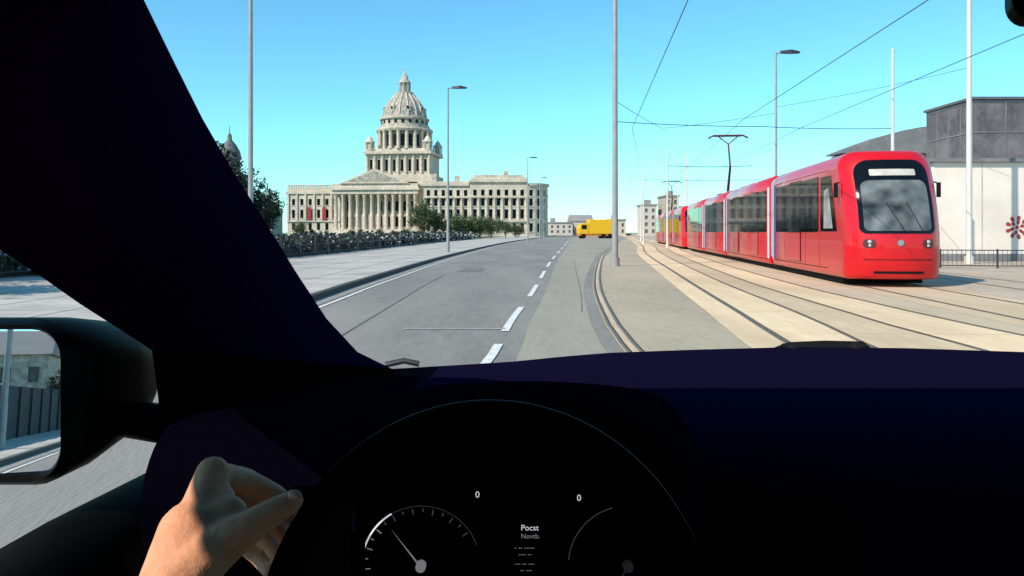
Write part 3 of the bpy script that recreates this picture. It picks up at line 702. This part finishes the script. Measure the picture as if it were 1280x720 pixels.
# ---------------- car interior ----------------
car=empty('car','dark interior of the car being driven on the road','car',(0,0,0))
rows=[((-900,-500,.42),(60,-260,.72)),((-700,-300,.45),(130,-120,.8)),((-400,50,.5),(180,0,.9)),((-260,140,.56),(215,72,.97)),((-150,210,.65),(253,148,1.05)),((-75,262,.72),(290,212,1.15)),((0,312,.8),(330,275,1.25)),((50,345,.87),(370,340,1.38)),((100,380,.95),(408,398,1.5)),((150,412,1.02),(447,440,1.62)),((190,438,1.08),(490,461,1.72)),((198,500,1.08),(520,500,1.72)),((199,600,1.08),(540,560,1.72))]
rg=[]
for l,r in rows:
    Lp=Q(*l);Rp=Q(*r)
    ax=(Rp-Lp); nrm=Vector((ax.y,-ax.x,0)).normalized()
    ring=[]
    for t in (0,.05,.12,.2,.35,.5,.65,.8,.9,.96,1): ring.append(Lp+ax*t+nrm*(.05*math.sin(math.pi*t)**.7))
    ring.append(Rp+Vector((-.03,.05,0))); ring.append(Lp+ax*.5+Vector((-.05,.03,0))-nrm*.03); ring.append(Lp+Vector((-.01,.05,0)))
    rg.append(ring)
M().loft(rg[:11],True,True,False).obj('windscreen_pillar',pillarm,car,smooth=True)
M().loft(rg[10:],True,False,True).obj('pillar_base',black,car,smooth=True)
q=M()
q.loft([[(x,y,z) for y,z in((-1.6,1.64),(-.6,1.72),(.3,1.73),(.85,1.68),(.87,1.71),(.3,1.79),(-1.6,1.72))] for x in(-.62,-.5,.2,1.2,1.35)],True,True,True)
q.obj('roof_lining',black,car,smooth=True)
M().box(-.625,-.585,-.04,.42,1.630,1.74).obj('shade_rail',black,car)  # unseen rail added beside the roof to shade the thumb and fingers
M().box(-.62,1.35,-1.62,-1.58,.4,1.7).box(1.3,1.36,-1.6,.6,.4,1.7).box(1.3,1.36,.6,1.9,.4,1.05).box(-.63,-.58,-1.6,-.05,.4,1.72).obj('cabin_shell',black,car)
sec=[(-.60,1.03),(-.585,1.068),(-.55,1.078),(-.505,1.072),(-.475,1.05),(-.462,1.0),(-.47,.9),(-.44,.8),(-.45,.4),(-.62,.4)]
dd=M(); dd.loft([[(x-sh,y,z+dz-.030) for x,z in sec] for y,sh,dz in((-.4,0,.02),(.3,.0,.012),(.75,.0,.006),(1.0,-.005,.0),(1.15,-.015,-.006),(1.8,-.1,-.01))],True,True,True)
dd.obj('door_panel',sillm,car,smooth=True)
mi=bpy.data.objects.new('side_mirror',None); COL.objects.link(mi); mi.parent=car
def rr2(x0,x1,z0,z1,r,y,n=6):
    pts=[]
    for cx,cz,a0 in((x1-r,z1-r,0),(x0+r,z1-r,90),(x0+r,z0+r,180),(x1-r,z0+r,270)):
        for i in range(n+1):
            a=math.radians(a0+90*i/n);pts.append((cx+r*math.cos(a),y,cz+r*math.sin(a)))
    return pts
hs=M(); hs.loft([rr2(-.795,-.556,1.100,1.280,.035,1.03),rr2(-.795,-.556,1.100,1.280,.035,.985),rr2(-.80,-.552,1.094,1.286,.04,.978),rr2(-.805,-.545,1.084,1.292,.05,1.0),rr2(-.80,-.540,1.080,1.285,.06,1.08),rr2(-.79,-.538,1.09,1.272,.06,1.16),rr2(-.78,-.540,1.11,1.25,.06,1.22),rr2(-.74,-.56,1.14,1.23,.04,1.26),rr2(-.70,-.62,1.17,1.20,.012,1.275)],True,True,True)
hs.obj('mirror_housing',gloss,mi,smooth=True)
cen=Vector((-.672,.995,1.190)); dv=(cen-Vector((0,0,1.4))).normalized(); rv=Vector((-.22,-1,.01)).normalized(); nn=(rv-dv).normalized()
ux=Vector((0,0,1)).cross(nn).normalized(); uz=nn.cross(ux)
pts=[cen+ux*p[0]+uz*p[2] for p in rr2(-.117,.117,-.090,.090,.032,0)]
M().add([tuple(p) for p in pts],[tuple(range(len(pts)))]).obj('mirror_glass',mirr,mi)
M().cyl((-.56,1.14,1.135),(-.46,1.15,1.12),.025,.03,10).obj('mirror_arm',gloss,mi,smooth=True)
# dashboard
def vedge(x):
    u=640+x/1.75*1000
    T=[(-300,470),(200,470),(490,461),(560,457),(640,452),(700,446),(760,441),(870,437),(980,434),(1130,435),(1280,440),(1500,452)]
    for a,b in zip(T[:-1],T[1:]):
        if a[0]<=u<=b[0]: t=(u-a[0])/(b[0]-a[0]); return a[1]+(b[1]-a[1])*t
    return 470
def dashrow(x):
    zf=1.4-(vedge(x)-290)/1000*1.75
    nz=1.146
    pr=[(1.80,zf-.05),(1.775,zf-.006),(1.75,zf),(1.7,zf),(1.55,zf*.6+nz*.4-.004),(1.40,nz-.002),(1.28,nz+.001),(1.15,nz+.001)]
    for k in range(0,10):
        a=math.radians(90*k/9); pr.append((1.08-.10*math.sin(a),nz-.09*(1-math.cos(a))))
    pr+=[(.98,.96),(.97,.9),(.95,.7),(.95,.5)]
    return [(x,y,z) for y,z in pr]
M().loft([dashrow(-.16+i*(1.50/48)) for i in range(49)],False).obj('dashboard',dashm,car,smooth=True)
M().loft([dashrow(-.455+i*(.295/8)) for i in range(9)],False).obj('dashboard_corner',hoodm,car,smooth=True)  # left end darkened by colour, in place of shade on the sunlit dash
def arch(cx,hw,zb,h,y,n=40,p=2.2):
    o=[]
    for i in range(n+1):
        a=math.pi*i/n; c_,s_=math.cos(a),math.sin(a)
        o.append((cx+hw*math.copysign(abs(c_)**(2/p),c_),y,zb+h*abs(s_)**(2/p)))
    return o
rg=[]
for y,hw,h,zb in((.93,.165,.105,1.10),(.84,.168,.116,1.10),(.805,.171,.122,1.10),(.795,.176,.127,1.10),(.805,.181,.130,1.10),(.84,.187,.132,1.10),(.95,.205,.120,1.10),(1.1,.235,.095,1.10),(1.25,.27,.066,1.10),(1.4,.30,.048,1.09),(1.5,.32,.030,1.09)):
    rg.append(arch(.020,hw,zb,h,y))
M().loft(rg,False).obj('instrument_hood',hoodm,car,smooth=True)
M().box(-.36,-.165,.82,.9,.6,1.10).obj('lower_shroud',black,car)
M().box(.205,.36,.82,.9,.6,1.10).obj('lower_shroud',black,car)
cl=bpy.data.objects.new('instrument_cluster',None); COL.objects.link(cl); cl.parent=car
ap=arch(.020,.168,1.10,.108,.95)
M().add([(p[0],.95,p[2]) for p in ap]+[(-.26,.95,1.099),(-.26,.95,.75),(.30,.95,.75),(.30,.95,1.099)],[tuple(range(len(ap)+4))]).obj('cluster_panel',black,cl)
def ringm(c,r0,r1,y,n=48,a0=0,a1=360):
    mm=M(); vs=[];
    for i in range(n+1):
        a=math.radians(a0+(a1-a0)*i/n)
        for r in(r0,r1): vs.append((c[0]+r*math.cos(a),y,c[1]+r*math.sin(a)))
    mm.add(vs,[(2*i,2*i+1,2*i+3,2*i+2) for i in range(n)]); return mm
for k,(u,v,ang) in enumerate(((526,708,128),(785,708,235))):
    p=Q(u,v,.94); c_=(p.x,p.z); RD=.070
    if k==0:
        ringm(c_,RD-.0012,RD+.0008,.9435,a0=120,a1=205).obj('dial_ring',lit,cl)
        ringm(c_,RD-.0005,RD,.9435,a0=20,a1=118).obj('dial_ring',litlow,cl)
    else: ringm(c_,RD-.0006,RD+.0002,.9435,a0=105,a1=175).obj('dial_ring',litlow,cl)
    for i in range(0,17 if k==0 else 0):
        tk=M(); a=math.radians(205-170*i/16); L0=RD-.010 if i%2==0 else RD-.007; w_=.0006; R2=RD-.003
        d=Vector((math.cos(a),math.sin(a)));nn2=Vector((-d.y,d.x))*w_
        tk.add([(c_[0]+d.x*L0+nn2.x,.943,c_[1]+d.y*L0+nn2.y),(c_[0]+d.x*L0-nn2.x,.943,c_[1]+d.y*L0-nn2.y),(c_[0]+d.x*R2-nn2.x,.943,c_[1]+d.y*R2-nn2.y),(c_[0]+d.x*R2+nn2.x,.943,c_[1]+d.y*R2+nn2.y)],[(0,1,2,3)])
        tk.obj('dial_tick',litmid if i<7 else litlow,cl)
    if k==0:
        for i in range(5):
            a=math.radians(150+13*i); r=.088; x=c_[0]+r*math.cos(a); z=c_[1]+r*math.sin(a)
            M().box(x-.005,x+.004,.9425,.943,z-.0025,z+.003).box(x-.007,x-.003,.9425,.943,z-.005,z-.0025).obj('dial_numeral',lit,cl)
    a=math.radians(ang); nd=M(); d=Vector((math.cos(a),math.sin(a)));n2=Vector((-d.y,d.x))
    nd.add([(c_[0]-n2.x*.0013,.938,c_[1]-n2.y*.0013),(c_[0]+n2.x*.0013,.938,c_[1]+n2.y*.0013),(c_[0]+d.x*.056,.938,c_[1]+d.y*.056)],[(0,1,2)])
    nd.cyl((c_[0],.936,c_[1]),(c_[0],.945,c_[1]),.006,.006,16); nd.obj('needle',litmid if k==0 else litdim,cl)
M().box(Q(637,0,.94).x,Q(695,0,.94).x,.941,.944,1.4-.43*.94,1.4-.345*.94).obj('display',black,cl)
def text(s,u,v,y,size,m,par,name='display_text'):
    cu=bpy.data.curves.new(name,'FONT'); cu.body=s; cu.size=size; 
    o=bpy.data.objects.new(name,cu); COL.objects.link(o)
    bpy.context.view_layer.update()
    dg=bpy.context.evaluated_depsgraph_get(); me=bpy.data.meshes.new_from_object(o.evaluated_get(dg)); bpy.data.objects.remove(o)
    me.materials.clear(); me.materials.append(m)
    n=bpy.data.objects.new(name,me); COL.objects.link(n); n.parent=par; n.location=Q(u,v,y); n.rotation_euler=(math.radians(90),0,0); return n
text('Pocst',651,663,.939,.0095,lit,cl); text('Novtb.',651,673,.939,.008,litmid,cl)
text('- -- -----',643,687,.939,.0075,litmid,cl); text('---- --',648,695,.939,.007,litmid,cl); text('--- -- ---',643,707,.939,.0075,litmid,cl); text('-- ---',650,715,.939,.0075,litmid,cl)
for (u,v) in((594,622),(721,626)): text('0',u,v,.939,.0105,lit,cl,'indicator_mark')
# steering wheel
sw=bpy.data.objects.new('steering_wheel',None); COL.objects.link(sw); sw.parent=car
sw.location=Vector((-.019,.62,1.088)); sw.rotation_euler=(math.radians(-22),0,0)
R0=.168
def torus(R0,r,ry,y0,a0,a1,n,m=14,fade=False):
    rg=[]
    for i in range(n+1):
        t=i/n; a=math.radians(a0+(a1-a0)*t); k=(math.sin(math.pi*min(max(t,.02),.98))**.5 if fade else 1); ring=[]
        for j in range(m):
            b=2*math.pi*j/m; rad=R0+r*k*math.cos(b); ring.append((rad*math.cos(a),y0+ry*k*math.sin(b),rad*math.sin(a)))
        rg.append(ring)
    return rg
M().loft(torus(R0,.012,.0138,0,0,360,72)).obj('rim',leather,sw,smooth=True)
M().loft(torus(R0+.0112,.0011,.0011,-.005,22,138,60,6,True),True,True,True).obj('rim_highlight',hilitem,sw,smooth=True)  # thin pale arc added as the rim's highlight, modelled as geometry
M().sph((0,.0,-.055),.055,.028,.04,24,12).obj('hub',leather,sw,smooth=True)
for a in(195,270,345):
    a=math.radians(a); M().cyl((.04*math.cos(a),.008,-.045+.03*math.sin(a)),(.168*math.cos(a),0,.168*math.sin(a)),.016,.012,10).obj('spoke',leather,sw,smooth=True)
M().cyl((0,.02,-.05),(0,.28,-.08),.035,.045,16).obj('column',black,sw)
# wipers
wp=M(); wp.tube([Q(960,441,1.765),Q(985,431,1.765),Q(1030,429,1.765),Q(1078,430,1.765),Q(1092,441,1.765)],.006,8); wp.tube([Q(978,436,1.76),Q(1080,437,1.76)],.012,8); wp.sph(Q(1070,436,1.755),.018,.02,.014); wp.sph(Q(990,436,1.755),.016,.02,.011)
wp.obj('windscreen_wiper',rubber,car,smooth=True)
M().tube([Q(482,456,1.86),Q(505,451,1.86),Q(524,455,1.86)],.007,8).obj('windscreen_wiper',darkmetal,car,smooth=True)
M().loft([rr2(.50,.75,1.612,1.672,.02,.80),rr2(.505,.745,1.61,1.675,.02,.82),rr2(.53,.72,1.63,1.665,.015,.84)],True,True,True).obj('rear_view_mirror',gloss,car,smooth=True)

# ---------------- driver hand ----------------
hand=M()
def limb(pts,step=.006):
    for (a,ra,),(b,rb) in zip(pts[:-1],pts[1:]):
        a=Vector(a);b=Vector(b); n=max(2,int((b-a).length/step))
        for i in range(n+1):
            t=i/n; r=ra+(rb-ra)*t; p=a.lerp(b,t); hand.sph(p,r,r,r,10,6)
Wt=Q(208,752,.55)
limb([((-.36,.02,.80),.046),((-.31,.28,.95),.040),(Wt+Vector((-.026,-.09,-.06)),.031),(Wt,.0245)],.012)
Pc=Q(240,672,.59)
limb([(Wt,.0245),(Pc,.027)],.005)
Kn=[Q(266,592,.625),Q(262,608,.648),Q(258,632,.665),Q(260,658,.672)]
for k,kk in enumerate(Kn): limb([(Wt,.019),(kk,[.0138,.0140,.0132,.012][k])],.006)
for a,b in zip(Kn[:-1],Kn[1:]): limb([(a,.0130),(b,.0122)],.005)
limb([(Pc,.025),(Kn[0]+Vector((.006,-.008,-.02)),.0155)],.005)
limb([(Pc,.023),(Q(285,645,.60),.0155)],.005)
def finger(k,pts,r0): limb([(Kn[k],r0)]+[(Q(*p),r0*(.95-.07*i)) for i,p in enumerate(pts)],.004)
finger(0,[(308,600,.672),(346,620,.690),(362,644,.678)],.0106)
finger(1,[(302,620,.695),(340,644,.706),(356,668,.692)],.0106)
finger(2,[(297,646,.708),(332,670,.715),(346,692,.700)],.0100)
finger(3,[(292,670,.712),(322,695,.717),(336,712,.706)],.0092)
limb([(Wt+Vector((.006,-.004,.01)),.020),(Q(270,686,.575),.0175),(Q(306,662,.582),.0130),(Q(340,641,.593),.0108),(Q(366,626,.604),.0088)],.004)
ho=hand.obj('person',skin,None,smooth=True)
ho['label']='driver with bare forearm and one hand gripping the steering wheel'; ho['category']='person'
rm=ho.modifiers.new('r','REMESH'); rm.mode='VOXEL'; rm.voxel_size=.0025; rm.use_smooth_shade=True
sm=ho.modifiers.new('s','SMOOTH'); sm.factor=.6; sm.iterations=6
M().sph(Q(368,619,.597),.0055,.003,.004).obj('thumbnail',nail,ho)
